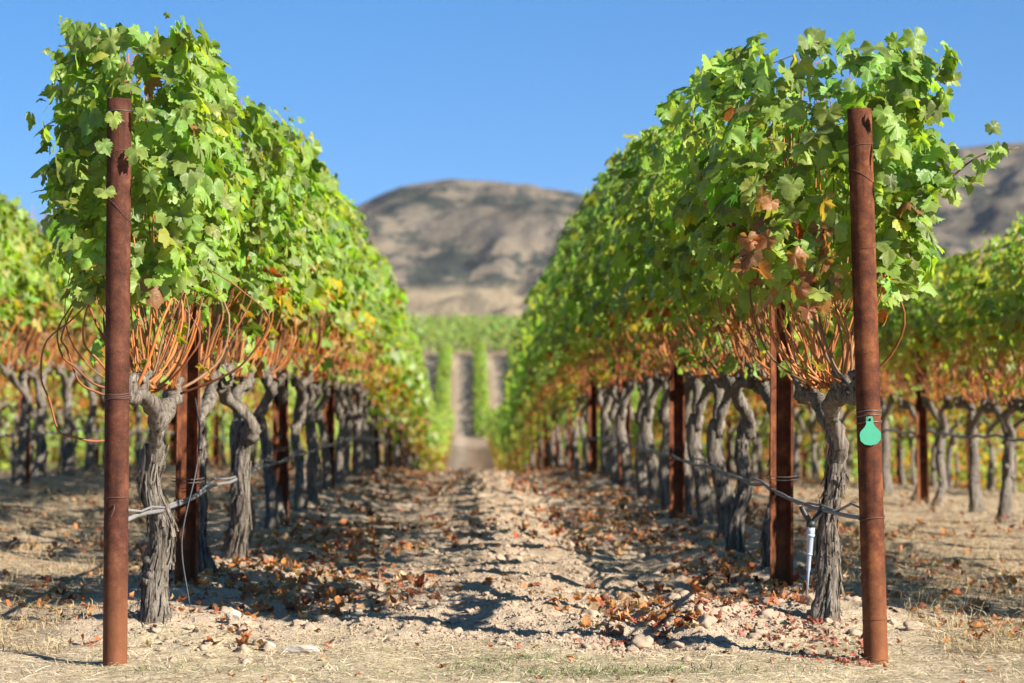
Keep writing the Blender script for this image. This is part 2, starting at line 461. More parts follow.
Q = np.stack([i + j, i + j + 1, i + nx + j + 1, i + nx + j], -1).reshape(-1, 4)
obj("hill", make_mesh("hill", np.stack([HX.ravel(), HY.ravel(), HZ.ravel()], 1), [Q], mat_hill(), True, ht), kind="structure",
    label="dry brown hillside with dark scrub patches behind the vineyard", cat="hill")

# thin dry-season air between the vines and the hills
hm, hnt, hout = new_mat("haze_air")
hv = hnt.nodes.new("ShaderNodeVolumePrincipled")
hv.inputs["Color"].default_value = (0.86, 0.91, 1.0, 1)
hv.inputs["Density"].default_value = 0.00005
hv.inputs["Anisotropy"].default_value = 0.2
hnt.links.new(hv.outputs[0], hout.inputs["Volume"])
_b = np.array([(x, y, z) for z in (-6, 330) for y in (-90, 4300) for x in (-3900, 3900)], dtype=float)
obj("haze", make_mesh("haze", _b, [[(0, 2, 3, 1), (4, 5, 7, 6), (0, 1, 5, 4), (2, 6, 7, 3), (0, 4, 6, 2), (1, 3, 7, 5)]], hm, False), kind="stuff",
    label="thin bluish haze in the air in front of the hills", cat="haze")

# ------------------------------------------------------------------ leaves
_half = [(0.05, -0.10), (0.14, -0.30), (0.28, -0.38), (0.36, -0.29), (0.48, -0.28), (0.49, -0.16), (0.61, -0.06), (0.55, 0.04), (0.67, 0.14), (0.60, 0.21),
         (0.69, 0.36), (0.54, 0.38), (0.50, 0.48), (0.37, 0.43), (0.33, 0.54), (0.36, 0.68), (0.24, 0.70), (0.21, 0.84), (0.10, 0.86)]
_half_mid = [(0.06, -0.12), (0.26, -0.38), (0.48, -0.26), (0.62, -0.04), (0.68, 0.33), (0.50, 0.46), (0.36, 0.43), (0.35, 0.68), (0.16, 0.85)]
_half_low = [(0.22, -0.36), (0.62, -0.05), (0.62, 0.38), (0.30, 0.66)]

def leaf_template(half, two_rings, seed, curl=1.0):
    r = rng(seed)
    h = np.array(half) * (1 + 0.07 * r.standard_normal((len(half), 2)))
    h2 = np.array(half) * (1 + 0.07 * r.standard_normal((len(half), 2)))
    out = np.concatenate([h, [[0, 1.0 + 0.08 * r.standard_normal()]], (h2 * [-1, 1])[::-1]])
    n = len(out); c = np.array([0.0, 0.10])
    if two_rings:
        xy = np.concatenate([[c], c + 0.55 * (out - c), out])
        a = np.arange(n); b = (a + 1) % n
        b_, a_ = b[:-1], a[:-1]                       # leave the petiole sinus open
        F = [np.stack([np.zeros(n - 1, int), 1 + b_, 1 + a_], 1), np.stack([1 + a_, 1 + b_, 1 + n + b_, 1 + n + a_], 1)]
    else:
        xy = np.concatenate([[c], out]); a = np.arange(n - 1); b = a + 1
        F = [np.stack([np.zeros(n - 1, int), 1 + b, 1 + a], 1)]
    x, y = xy[:, 0], xy[:, 1]
    k1, k2 = r.uniform(-0.2, 0.9) * curl, r.uniform(-0.2, 0.6) * curl
    rr = np.hypot(x, y - 0.1)
    z = -k1 * np.abs(x) ** 1.4 * 0.8 - k2 * (y - 0.1) ** 2 + 0.13 * curl * rr * np.sin(np.arctan2(x, y) * r.integers(3, 6) + r.uniform(0, 6)) + 0.10 * np.abs(np.sin(np.arctan2(x, y) * 3.3)) * rr
    return np.stack([x, y, z], 1), F

LEAF = {
    'near': [leaf_template(_half, True, 100 + k) for k in range(14)],
    'mid': [leaf_template(_half_mid, False, 200 + k) for k in range(10)],
    'far': [leaf_template(_half_low, False, 300 + k) for k in range(5)],
    'dry': [leaf_template(_half_mid, True, 400 + k, 2.4) for k in range(8)],
}

def norm(a): return a / (np.linalg.norm(a, axis=-1, keepdims=True) + 1e-9)

def leaves_mesh(name, P, N, Tp, s, tint, lod, mat, seed=0):
    r = rng(seed + 7)
    N = norm(N); Tp = norm(Tp - N * np.sum(N * Tp, 1, keepdims=True)); B = np.cross(Tp, N)
    which = r.integers(0, len(LEAF[lod]), len(P))
    Vs, Fs, Ts, Us, off = [], {}, [], [], 0
    for w, (tv, tf) in enumerate(LEAF[lod]):
        idx = np.nonzero(which == w)[0]
        if not len(idx): continue
        wv = tv[None] * np.stack([r.uniform(.78, 1.12, len(idx)), np.ones(len(idx)), r.uniform(.5, 1.6, len(idx))], 1)[:, None, :]
        V = P[idx][:, None] + s[idx][:, None, None] * (wv[..., 0:1] * B[idx][:, None] + wv[..., 1:2] * Tp[idx][:, None] + wv[..., 2:3] * N[idx][:, None])
        m = len(tv)
        Vs.append(V.reshape(-1, 3))
        Ts.append(np.repeat(tint[idx], m, 0)); Us.append(np.tile(tv[:, :2], (len(idx), 1)))
        for f in tf:
            Fs.setdefault(f.shape[1], []).append((off + np.arange(len(idx))[:, None, None] * m + f[None]).reshape(-1, f.shape[1]))
        off += m * len(idx)
    return make_mesh(name, np.concatenate(Vs), [np.concatenate(v) for v in Fs.values()], mat, True, np.concatenate(Ts), np.concatenate(Us))

def leaf_tints(r, n, z, yellow=0.07, warm_low=0.25):
    """own colours of the leaves: greens, some yellowing, a few turned, more of those low down"""
    base = np.array([0.162, 0.268, 0.044]) * (1 + 0.34 * r.standard_normal((n, 1)).clip(-1.8, 1.3))
    base = base * (1 + 0.11 * r.standard_normal((n, 3)))
    u = r.random(n)
    yl = u < yellow
    base[yl] = np.array([0.28, 0.30, 0.04]) * (1 + 0.2 * r.standard_normal((yl.sum(), 1)))
    lowz = np.clip((1.62 - z) / 0.45, 0, 1)
    v = r.random(n)
    w = v < lowz * warm_low
    cols = np.array([[0.30, 0.20, 0.03], [0.26, 0.10, 0.02], [0.20, 0.055, 0.018], [0.33, 0.26, 0.06], [0.16, 0.17, 0.03]])
    base[w] = cols[r.integers(0, 5, w.sum())] * (1 + 0.2 * r.standard_normal((w.sum(), 1)))
    few = r.random(n) < 0.006
    base[few] = np.array([0.24, 0.08, 0.02])
    return np.clip(base, 0.008, 0.5)

# ------------------------------------------------------------------ vines
def half_width(z, side, kind):
    z = np.asarray(z)
    if kind == 'E':
        return np.interp(z, [1.0, 1.3, 1.7, 2.1, 2.4], [0.14, 0.22, 0.27, 0.25, 0.18])
    if kind == 'L':
        return np.interp(z, [1.0, 1.3, 1.7, 2.1, 2.4], [0.16, 0.27, 0.37, 0.34, 0.22])
    lft = np.interp(z, [1.0, 1.3, 1.7, 2.1, 2.5], [0.16, 0.28, 0.45, 0.54, 0.42])
    rgt = np.interp(z, [1.0, 1.3, 1.7, 2.1, 2.4], [0.16, 0.24, 0.30, 0.28, 0.18])
    return np.where(np.asarray(side) < 0, lft, rgt)

def trunk_mesh(name, r, detail):
    n, seg = (46, 30) if detail == 2 else ((22, 14) if detail == 1 else (9, 7))
    lean = r.uniform(-0.09, 0.09, 2)
    pts = [(r.uniform(-.03, .03) , r.uniform(-.03, .03), -0.12), (0.0, 0.0, 0.03)]
    for z in (0.2, 0.38, 0.56, 0.72):
        pts.append((lean[0] * z / 0.7 + r.uniform(-.03, .03), lean[1] * z / 0.7 + r.uniform(-.03, .03), z))
    P = spline(pts, n)
    rad = np.interp(P[:, 2], [-.12, 0.0, .1, .35, .55, .68, .73], [.074, .062, .047, .039, .036, .038, .029]) * r.uniform(0.78, 1.2)
    th = np.arange(seg) / seg * 2 * math.pi
    ridge = np.ones((n, seg))
    tw = r.uniform(-5, 5)
    for k in (2, 3, 5, 7, 11):
        ridge += (0.16 / k ** 0.55) * np.sin(k * th[None] + (tw + r.uniform(-3, 3)) * P[:, 2:3] * (1 + 0.3 * k) + r.uniform(0, 6)) * (0.6 + 0.8 * r.random()) * 0.62
    u, v = np.meshgrid(th, P[:, 2])
    ridge += 0.68 * fbm(np.cos(u) * 1.6 + 3 * np.sin(u), v * 7 + np.sin(u) * 1.5, int(r.integers(0, 999)), 4, 0.6) 
    a = Acc(); a.add(*tube(P, rad, seg, True, ridge))
    fork = P[-1] - [0, 0, 0.05]
    # gnarled knots
    for _ in range(9 if detail == 2 else (4 if detail else 0)):
        k = r.integers(n // 3, n - 2); an = r.uniform(0, 6.28)
        d = np.array([math.cos(an), math.sin(an), 0.2])
        a.add(*tube([P[k] + d * rad[k] * .4, P[k] + d * rad[k] * 1.0, P[k] + d * rad[k] * 1.35], [.028, .024, .008], 8))
    if detail == 2:      # shaggy strips of bark peeling off
        for _ in range(130):
            k = int(r.integers(2, n - 8)); ln = int(r.integers(8, 20)); k2 = min(n - 1, k + ln)
            an = r.uniform(0, 6.28); w = r.uniform(.0025, .0065); off = r.uniform(-.004, .028)
            S_, base = [], None
            for q in range(k, k2 + 1):
                f = (q - k) / max(1, k2 - k)
                ang = an + tw * 0.1 * f + 0.2 * math.sin(3 * f)
                rr = rad[q] * 1.10 + off * (f - .5) ** 2 * 4 + .002
                d = np.array([math.cos(ang), math.sin(ang), 0]); e = np.array([-d[1], d[0], 0])
                S_ += [P[q] + d * rr - e * w * (1 - .5 * f), P[q] + d * rr + e * w * (1 - .5 * f)]
            m = len(S_) // 2; ii = np.arange(m - 1) * 2
            a.add(np.array(S_), [np.stack([ii, ii + 1, ii + 3, ii + 2], 1)])
    return a.mesh(name, M_BARK), fork

def cordon_mesh(name, r, fork, detail, ylo=-0.71, yhi=0.71):
    a = Acc(); seg = 12 if detail == 2 else (8 if detail == 1 else 5); n = 26 if detail == 2 else (14 if detail else 7)
    for ye in (ylo, yhi):
        rise = r.uniform(0.15, 0.38)
        pts = [fork - [0, 0, .04], fork + [r.uniform(-.02, .02), np.sign(ye) * 0.05, 0.05], [r.uniform(-.03, .03), np.sign(ye) * rise * 0.65, 0.84], [r.uniform(-.02, .02), np.sign(ye) * (rise + .10), 0.90]]
        for q in (0.6, 0.8, 1.0):
            pts.append([r.uniform(-.02, .02), ye * q if abs(ye * q) > rise + .2 else np.sign(ye) * (rise + .12 + .2 * q), 0.91 + r.uniform(-.015, .02)])
        P = spline(pts, n)
        rad = np.interp(np.linspace(0, 1, n), [0, .15, .4, 1], [.036, .030, .029, .025]) * (1 + 0.25 * r.standard_normal(n) * (0.7 if detail else 0.3)).clip(.6, 1.6)
        a.add(*tube(P, rad, seg, True, 1 + 0.16 * r.standard_normal((n, seg)).clip(-1.5, 1.5)))
        for _ in range(16 if detail == 2 else (10 if detail else 4)):
            k = int(r.integers(n // 2, n)); q = P[k]
            a.add(*tube([q, q + [r.uniform(-.03, .03), r.uniform(-.03, .03), .04], q + [r.uniform(-.05, .05), r.uniform(-.04, .04), .08]], [.02, .018, .012], 6))
    return a.mesh(name, M_BARK)

def cane_curve(r, kind, y0, ztop, end):
    side = -1 if r.random() < (0.5 if kind != 'R' else 0.6) else 1
    hw = float(half_width(1.6, side, kind)) * r.uniform(0.1, 0.95)
    dy = r.normal(0, .20); fl = r.normal(0, .035, 2)
    bow = r.uniform(0, .10) + (r.uniform(0, .14) if (end and r.random() < .5) or r.random() < .12 else 0)      # how far it arches out before it turns up
    zt = r.uniform(-.03, .04)
    P = [[r.uniform(-.02, .02), y0, 0.94], [side * bow * .45 + fl[0] * .5, y0 + dy * .2 + fl[1] * .5, 1.005 + zt], [side * bow * .85 + fl[0], y0 + dy * .45 + fl[1], 1.11 + zt + r.uniform(-.02, .03)],
         [side * (.75 * bow + .3 * hw) + fl[0], y0 + dy * .7 + r.normal(0, .02), 1.27 + zt], [side * (0.2 * bow + 0.7 * hw) + r.normal(0, .025), y0 + dy * .95, 1.48],
         [side * hw * .95, y0 + dy * 1.1 + r.normal(0, .03), 1.5 + (ztop - 1.5) * .6], [side * hw * .9 + r.uniform(-.06, .04), y0 + dy * 1.1 + r.normal(0, .05), ztop]]
    if r.random() < 0.35:
        P.append([side * (hw * .9 + r.uniform(.03, .10)), y0 + dy + r.uniform(-.1, .1), ztop - r.uniform(.02, .14)])
    return np.array(P), side

def vine_data(seed, kind, lod, end=None, yellow=0):
    """meshes of one vine, in its own axes (row along y, foot at the origin)"""
    r = rng(seed); detail = {'near': 2, 'mid': 1, 'far': 0}[lod]
    ylo, yhi = (-0.95, 0.71) if end else (-0.71, 0.71)
    D = {}
    D['trunk'], fork = trunk_mesh("trunk", r, detail)
    D['cordon'] = cordon_mesh("cordon", r, fork, detail, ylo + .05, yhi)
    ncane = {'near': 54 if end else 45, 'mid': 45, 'far': 28}[lod]
    topz = {'L': 2.20, 'R': 2.20 if lod == 'near' else 2.37}[kind]
    if end == 'L': kind = 'E'
    canes, Pp, Nn, Tt, Ss = [], [], [], [], []
    lowcut = 0 if end else r.uniform(-.07, .09)
    seg, nn = {'near': (6, 22), 'mid': (4, 10), 'far': (3, 6)}[lod]
    for c in range(ncane):
        y0 = ylo + (.30 if end else .10) + (yhi - ylo - (.36 if end else .16)) * (int(c / 3) + .5) * 3 / ncane + r.normal(0, .022)
        ztop = topz + r.uniform(-.30, .06) + (0.09 if r.random() < .10 else 0)
        if end == 'L': ztop += 0.08 - 0.10 * max(0, -0.6 - y0)
        if end == 'R': ztop += -0.02
        ztop = min(ztop, topz + .09)
        C, side = cane_curve(r, kind, y0, ztop, end)
        P = spline(C, nn)
        f = np.linspace(0, 1, nn)
        lod_t = {'near': 1.0, 'mid': 1.25, 'far': 1.7}[lod]
        rad = (np.interp(f, [0, .25, 1], [.0060, .0043, .0016])) * r.uniform(.55, 1.3) * lod_t
        if detail == 2: rad = rad * (1 + 0.22 * (np.arange(nn) % 3 == 0))
        if end and y0 < -.25 and r.random() < .92:
            kc = max(6, int((P[:, 2] < 1.58).sum()))
            a = Acc(); V, F = tube(P[:kc], rad[:kc], seg)
        else:
            a = Acc(); V, F = tube(P, rad, seg)
        own = np.array([0.42, 0.140, 0.030]) * r.uniform(.5, 1.25) if r.random() < .75 else np.array([0.22, 0.12, 0.055]) * r.uniform(.5, 1.1)
        a.add(V, F, own); canes.append((a, own))
        # leaves along the shoot
        step = {'near': .075, 'mid': .09, 'far': .19}[lod]
        L = np.concatenate([[0], np.cumsum(np.linalg.norm(np.diff(P, axis=0), axis=1))])
        ss = np.arange(0, L[-1], step)
        Q = np.stack([np.interp(ss, L, P[:, k]) for k in range(3)], 1)
        Q = Q[Q[:, 2] > 1.40 + lowcut + r.normal(0, .09)]
        if not len(Q): continue
        m = len(Q)
        sd = np.where(r.random(m) < .72, side, -side).astype(float)
        o = np.stack([sd * r.uniform(.02, .13, m), r.uniform(-.09, .09, m), r.uniform(-.03, .06, m)], 1)
        Pp.append(Q + o)
        Nn.append(np.stack([sd * 0.75 + r.normal(0, .5, m), r.normal(0, .6, m), r.normal(.55, .5, m)], 1))
        Ss.append(r.uniform(.045, .084, m) * np.interp(Q[:, 2], [1.3, 1.9, ztop - .15, ztop + .01], [1.05, 1.0, .8, .42]))
    # wall of leaves over the faces of the canopy
    nw = {'near': 640 if end else 520, 'mid': 430, 'far': 140}[lod]
    nw = int(nw * (yhi - ylo) / 1.42)
    z = r.uniform(1.30, topz + (.06 if end == 'L' else -.02), nw); sd = np.where(r.random(nw) < (.5 if kind != 'R' else .56), -1.0, 1.0)
    y = r.uniform(ylo, yhi, nw)
    hw = half_width(z, sd, kind) * r.uniform(.72, 1.1, nw) * (1 + 0.28 * fbm(y * 2.2 + seed, z * 2.2 + sd * 9, seed, 2))
    keep = (z > 1.42 + lowcut) | (r.random(nw) < .30)
    Pp.append(np.stack([sd * hw, y, z], 1)[keep])
    Nn.append(np.stack([sd * 0.8 + r.normal(0, .5, nw), r.normal(0, .6, nw), r.normal(.5, .5, nw)], 1)[keep])
    Ss.append(r.uniform(.048, .092, nw)[keep])
    # a few leaves hanging among the bare canes
    nb = {'near': 36, 'mid': 44, 'far': 24}[lod] if kind == 'R' else {'near': 24, 'mid': 44, 'far': 26}[lod]
    sd = np.where(r.random(nb) < .5, -1.0, 1.0)
    Pp.append(np.stack([sd * r.uniform(.03, .2, nb), r.uniform(ylo + .2, yhi, nb), r.uniform(0.98, 1.45, nb)], 1))
    Nn.append(np.stack([sd + r.normal(0, .6, nb), r.normal(0, .7, nb), r.normal(.3, .5, nb)], 1)); Ss.append(r.uniform(.035, .075, nb))
    if lod == 'far':    # leaves trailing low on the vines further off
        nb = 34
        sd = np.where(r.random(nb) < .5, -1.0, 1.0)
        Pp.append(np.stack([sd * r.uniform(.05, .25, nb), r.uniform(ylo, yhi, nb), 1.15 - np.abs(r.normal(0, .25, nb))], 1))
        Nn.append(np.stack([sd + r.normal(0, .6, nb), r.normal(0, .7, nb), r.normal(.4, .5, nb)], 1)); Ss.append(r.uniform(.04, .07, nb))
    if end:   # the face of the row that looks over the headland
        nf = 250
        z = r.uniform(1.28, topz + .02, nf); x = r.uniform(-1, 1, nf)
        sdx = np.sign(x); x = np.abs(x) ** .8 * sdx * half_width(z, sdx, kind) * (0.86 if end == 'L' else 0.92)
        yy = ylo + np.abs(r.normal(0, .10, nf)) + 0.06 * (np.abs(x) / .35) 
        Pp.append(np.stack([x, yy, z], 1))
        Nn.append(np.stack([x * 1.4 + r.normal(0, .5, nf), -0.8 + r.normal(0, .4, nf), r.normal(.55, .5, nf)], 1)); Ss.append(r.uniform(.05, .098, nf))
    if end == 'R':   # one long shoot hanging out over the alley
        C = spline([(0.06, -.75, 1.30), (.16, -.82, 1.50), (.30, -.86, 1.66), (.43, -.88, 1.77), (.57, -.9, 1.80)], 22)
        a = Acc(); V, F = tube(C, np.linspace(.006, .0025, 22), 6); a.add(V, F, (0.16, 0.11, 0.05)); canes.append((a, None))
        k = r.integers(7, 22, 20); m = len(k)
        Pp.append(C[k] + r.normal(0, .035, (m, 3))); Nn.append(np.stack([r.normal(.2, .5, m), -.7 + r.normal(0, .4, m), r.normal(.5, .3, m)], 1)); Ss.append(np.interp(k, [7, 22], [.075, .045]) * r.uniform(.8, 1.15, m))
    if end == 'L':   # canes hanging out in loops beside the post
        for pts in ([(85, 300), (60, 318), (45, 340), (37, 372), (42, 402), (54, 428), (66, 439), (88, 441), (112, 438)],
                    [(78, 285), (62, 310), (56, 335), (58, 360), (70, 383), (88, 398), (112, 402)],
                    [(66, 305), (52, 335), (58, 352), (72, 364), (88, 380), (108, 392)],
                    [(92, 280), (80, 312), (82, 340), (90, 366), (108, 382)],
                    [(152, 262), (172, 290), (190, 330), (182, 362), (160, 388), (140, 398)],
                    [(205, 270), (240, 292), (258, 322), (240, 360), (212, 382), (180, 392)]):
            dep = 9.12 if pts[0][0] < 130 else 9.75
            jit = r.normal(0, .012, (len(pts), 3)); C = spline([jit[q] + at(a_, b_, dep + 0.25 * q / len(pts)) - np.array([ROW_X[-1], 9.95, 0.03]) for q, (a_, b_) in enumerate(pts)], 30)
            a = Acc(); V, F = tube(C, np.linspace(.0026, .0050, 30) * (1 + .3 * (np.arange(30) % 5 == 0)), 6)
            a.add(V, F, np.array([0.26, 0.085, 0.028]) * r.uniform(.7, 1.2)); canes.append((a, None))
    P = np.concatenate(Pp); N = np.concatenate(Nn); s = np.concatenate(Ss); n = len(P)
    if lod == 'far': s = s * 1.55
    if lod == 'mid': s = s * 1.05
    ok = (P[:, 2] < topz + .12) & ((np.abs(P[:, 0]) < half_width(P[:, 2], np.sign(P[:, 0]), kind) + .11) | (np.abs(P[:, 0] - .40) < .2) & (end == 'R'))
    P, N, s = P[ok], N[ok], s[ok]; n = len(P)
    if end:          # leave the post's own space free
        pxo = 0.0
        clear = ~((np.abs(P[:, 0] - pxo) < .085) & (P[:, 1] < -0.90) & (P[:, 2] < 2.0) & (r.random(n) < np.where(P[:, 2] > 1.65, .85, .99)))
        P, N, s = P[clear], N[clear], s[clear]
        if end == 'L':      # leaves hanging over the head of the post
            xp = np.array([[-.03, -1.03, 1.90], [.05, -1.02, 1.78], [.09, -1.0, 1.70], [-.07, -1.01, 1.80], [.02, -1.03, 2.06], [-.06, -1.0, 1.64], [.07, -.99, 1.93], [-.04, -1.02, 2.10]])
        else:
            xp = np.array([[.06, -1.03, 1.92], [.075, -1.02, 1.80], [-.05, -1.01, 2.02], [.02, -1.0, 2.07], [.09, -1.0, 1.68]])
        P = np.concatenate([P, xp]); s = np.concatenate([s, r.uniform(.045, .07, len(xp))])
        N = np.concatenate([N, np.stack([r.normal(0, .5, len(xp)), -1 + 0 * xp[:, 0], r.normal(.5, .3, len(xp))], 1)])
        if end == 'R':      # turned leaves low on the face towards the path
            m = 20; rx = np.stack([-r.uniform(.10, .50, m), r.uniform(-1.06, -.88, m), r.normal(1.40, .11, m)], 1)
            P = np.concatenate([P, rx]); s = np.concatenate([s, r.uniform(.04, .075, m)])
            N = np.concatenate([N, np.stack([-.5 + r.normal(0, .4, m), -.8 + r.normal(0, .4, m), r.normal(.2, .3, m)], 1)])
        n = len(P)
    T = np.stack([N[:, 0] * .35 + r.normal(0, .45, n), r.normal(0, .5, n), np.full(n, -1.0)], 1)
    tint = leaf_tints(r, n, P[:, 2], (0.04 if lod == 'near' else .07) + yellow, .16 if lod == 'near' else .62)
    if end == 'R':
        red = (np.hypot(P[:, 1] + .25, (P[:, 2] - 1.44)) < .30) & (P[:, 0] < -.12) & (r.random(n) < .42)
        red[-20:] = True
        tint[red] = np.array([[0.21, 0.036, 0.014], [.26, .075, .02], [.12, .024, .014]])[r.integers(0, 3, red.sum())]
    D['foliage'] = leaves_mesh("foliage", P, N, T, s, tint, lod, M_LEAF, seed)
    D['canes'] = canes
    return D

def all_canes(canes):
    A = Acc()
    for a, _ in canes:
        for V, T in zip(a.V, a.T): pass
        A.add(a.V[0], [f for fl in a.F.values() for f in fl], a.T[0])
    return A.mesh("canes", M_CANE)

def place(D, x, y, rot=0.0, sc=1.0, label="", group=None, single=False):
    root = obj("grapevine", None, None, label, "grapevine", group, None, (x, y, float(ground_macro(x, y)) - 0.03))
    root.rotation_euler = (0, 0, rot); root.scale = (1, 1, sc)
    obj("trunk", D['trunk'], root); obj("cordon", D['cordon'], root)
    if single:
        for a, _ in D['canes']: obj("cane", a.mesh("cane", M_CANE), root)
    else:
        if 'canes_me' not in D: D['canes_me'] = all_canes(D['canes'])
        obj("canes", D['canes_me'], root, kind="stuff")
    obj("foliage", D['foliage'], root)
    return root

r0 = rng(4)
MID = {k: [vine_data(500 + 10 * q + (k == 'R') * 100, k, 'mid') for q in range(4)] for k in 'LR'}
MIDY = [vine_data(300 + 10 * q, 'L', 'mid', None, .16) for q in range(4)]
FARY = [vine_data(400 + 10 * q, 'L', 'far', None, .16) for q in range(4)]
FAR = {k: [vine_data(800 + 10 * q + (k == 'R') * 100, k, 'far') for q in range(4)] for k in 'LR'}
ORD = ["first", "second", "third", "fourth", "fifth", "sixth", "seventh", "eighth", "ninth", "tenth"]
SPACING = 1.36
ROWNAME = {-1: "row behind the untagged rusty end post", 1: "row behind the green-tagged rusty end post"}
for side, kind in ((-1, 'L'), (1, 'R')):
    X = ROW_X[side]
    y, q = 9.95, 0
    first = [9.95, 12.0, 13.1, 14.2] if side < 0 else [9.95, 12.3, 13.5, 14.6]
    while y < 76:
        jx = r0.uniform(-.05, .05)
        if q == 0:
            lab = ("leafy grapevine at the row end with looping orange canes, beside the untagged rusty post" if side < 0
                   else "grapevine at the row end with reddish leaves, behind the post with the green tag")
            place(vine_data(61 if side < 0 else 62, kind, 'near', kind), X + (.03 if side < 0 else -.04), y, 0, 1, lab, "grapevines along the trellis rows", True)
        elif q < 3:
            place(vine_data(70 + q + (side > 0) * 5, kind, 'near'), X + jx, y, 0, 1.0 + .02 * q, "%s grapevine back from the path end in the %s" % (ORD[q], ROWNAME[side]), "grapevines along the trellis rows", True)
        else:
            D = (MID if y < 30 else FAR)[kind][int(r0.integers(0, 4))]
            rot = math.pi if (kind == 'L' and r0.random() < .5) else 0.0
            lab = ("%s grapevine back from the path end in the %s" % (ORD[q], ROWNAME[side])) if q < 10 else ("blurred grapevine far down the " + ROWNAME[side])
            place(D, X + jx, y + r0.uniform(-.1, .1), rot, r0.uniform(1.0, 1.07) + min(.05, .002 * q), lab, "grapevines along the trellis rows" if q < 10 else "far vines of the " + ROWNAME[side].split(" behind ")[1].replace("the ", "") + " row")
        q += 1; y = first[q] if q < 4 else y + SPACING
for row in (-2, 2, -3, 3):
    X = ROW_X[row]; y = 9.95 + SPACING * (0 if row == 2 else 5 if row == -2 else 12)
    where = ("one row beyond the untagged end post" if row == -2 else "one row beyond the green-tagged end post" if row == 2 else
             "two rows beyond the untagged end post" if row == -3 else "two rows beyond the green-tagged end post")
    while y < 76:
        D = (MIDY if (y < 26 and abs(row) == 2) else FARY)[int(r0.integers(0, 4))]
        place(D, X + r0.uniform(-.05, .05), y + r0.uniform(-.1, .1), 0, r0.uniform(.95, 1.02) + (.1 if row < 0 else 0), "out-of-focus yellow-green grapevine " + where, "vines " + where)
        y += SPACING

# the remaining rows, beyond counting: one mass each
def row_mass(rows, seed, height=1.0, leaf_s=0.13, per=95):
    r = rng(seed); P, N, s = [], [], []; A = Acc()
    for X, ya, yb in rows:
        n = int((yb - ya) / 1.42 * per)
        z = np.where(r.random(n) < .25, r.uniform(.25, 1.2, n), r.uniform(1.15, 2.35, n)) * height; sd = np.where(r.random(n) < .5, -1.0, 1.0)
        y = r.uniform(ya, yb, n)
        x = X + sd * np.interp(z / height, [.3, 1.1, 1.6, 2.35], [.32, .34, .45, .34]) * r.uniform(.1, 1.1, n)
        P.append(np.stack([x, y, ground_macro(x, y) + z], 1))
        N.append(np.stack([sd + r.normal(0, .4, n), r.normal(0, .6, n), r.normal(.6, .4, n)], 1)); s.append(r.uniform(.7, 1.2, n) * leaf_s)
        for yy in np.arange(ya + .5, yb, 1.42):
            g = float(ground_macro(X, yy)); xx = X + r.uniform(-.06, .06)
            V, F = tube([[xx, yy, g - .1], [xx + r.uniform(-.04, .04), yy, g + .5 * height], [xx, yy + r.uniform(-.1, .1), g + 1.05 * height]], [.07, .05, .04], 5)
            A.add(V, F)
    P = np.concatenate(P); N = np.concatenate(N); s = np.concatenate(s)
    T = np.stack([r.normal(0, .5, len(P)), r.normal(0, .5, len(P)), np.full(len(P), -1.0)], 1)
    return P, N, T, s, A, r

rows = []
for k in range(1, 8):
    for sgn in (-1, 1):
        X = (-1.25 - 2.7 * (k - 1)) if sgn < 0 else (1.45 + 2.7 * (k - 1))
        rows.append((X, 76 if k <= 3 else 30 + 4 * (k - 4), 145))
P, N, T, s, A, r = row_mass(rows, 900)
far = obj("vineyard_rows", leaves_mesh("vineyard_rows", P, N, T, s, leaf_tints(r, len(P), P[:, 2] - ground_macro(P[:, 0], P[:, 1]), .22, .85), 'far', M_LEAF, 9),
          label="massed distant vine rows continuing over the crest of the slope", cat="vineyard", kind="stuff")
obj("trunks", A.mesh("trunks", M_BARK), far, kind="stuff")
rows = [(-0.4 + 1.25 + 2.5 * k, 151.5, 187) for k in range(-14, 13)]
P, N, T, s, A, r = row_mass(rows, 910, 0.64, 0.17, 150)
P[:, 2] -= 0.55
far = obj("hillside_vineyard", leaves_mesh("hillside_vineyard", P, N, T, s, leaf_tints(r, len(P), np.full(len(P), 2.0), .15, 0), 'far', M_LEAF, 10),
          label="small green vine rows climbing the far slope between dirt roads", cat="vineyard", kind="stuff")
obj("trunks", A.mesh("trunks", M_BARK), far, kind="stuff")
r = rng(920); n = 26000
x = r.uniform(-45, 45, n); y = 190 + 2.6 * r.integers(0, 9, n) + r.normal(0, .25, n); z = r.uniform(0.1, 1.9, n)
P = np.stack([x, y, ground_macro(x, y) + z], 1)
N = np.stack([r.normal(0, .5, n), -.8 + r.normal(0, .5, n), r.normal(.7, .4, n)], 1); T = np.stack([r.normal(0, .5, n), r.normal(0, .5, n), np.full(n, -1.)], 1)
obj("upper_vineyard", leaves_mesh("upper_vineyard", P, N, T, r.uniform(.15, .28, n), leaf_tints(r, n, np.full(n, 2.0), .15, 0), 'far', M_LEAF, 11),
    label="green band of vines across the slope below the brown hill", cat="vineyard", kind="stuff")

# ------------------------------------------------------------------ posts
def ring_wire(rad, z, turns, thick, tilt=0.0, tail=None, gap=0.006, seed=0):
    r = rng(seed); t = np.linspace(0, turns * 2 * math.pi, int(26 * turns))
    P = np.stack([np.cos(t) * rad, np.sin(t) * rad, z + t / (2 * math.pi) * gap + tilt * np.cos(t) + .0015 * np.sin(3.1 * t)], 1)
    if tail is not None: P = np.concatenate([P, spline([P[-1]] + [np.array(q) for q in tail], 12)[1:]])
    return tube(P, thick, 6)

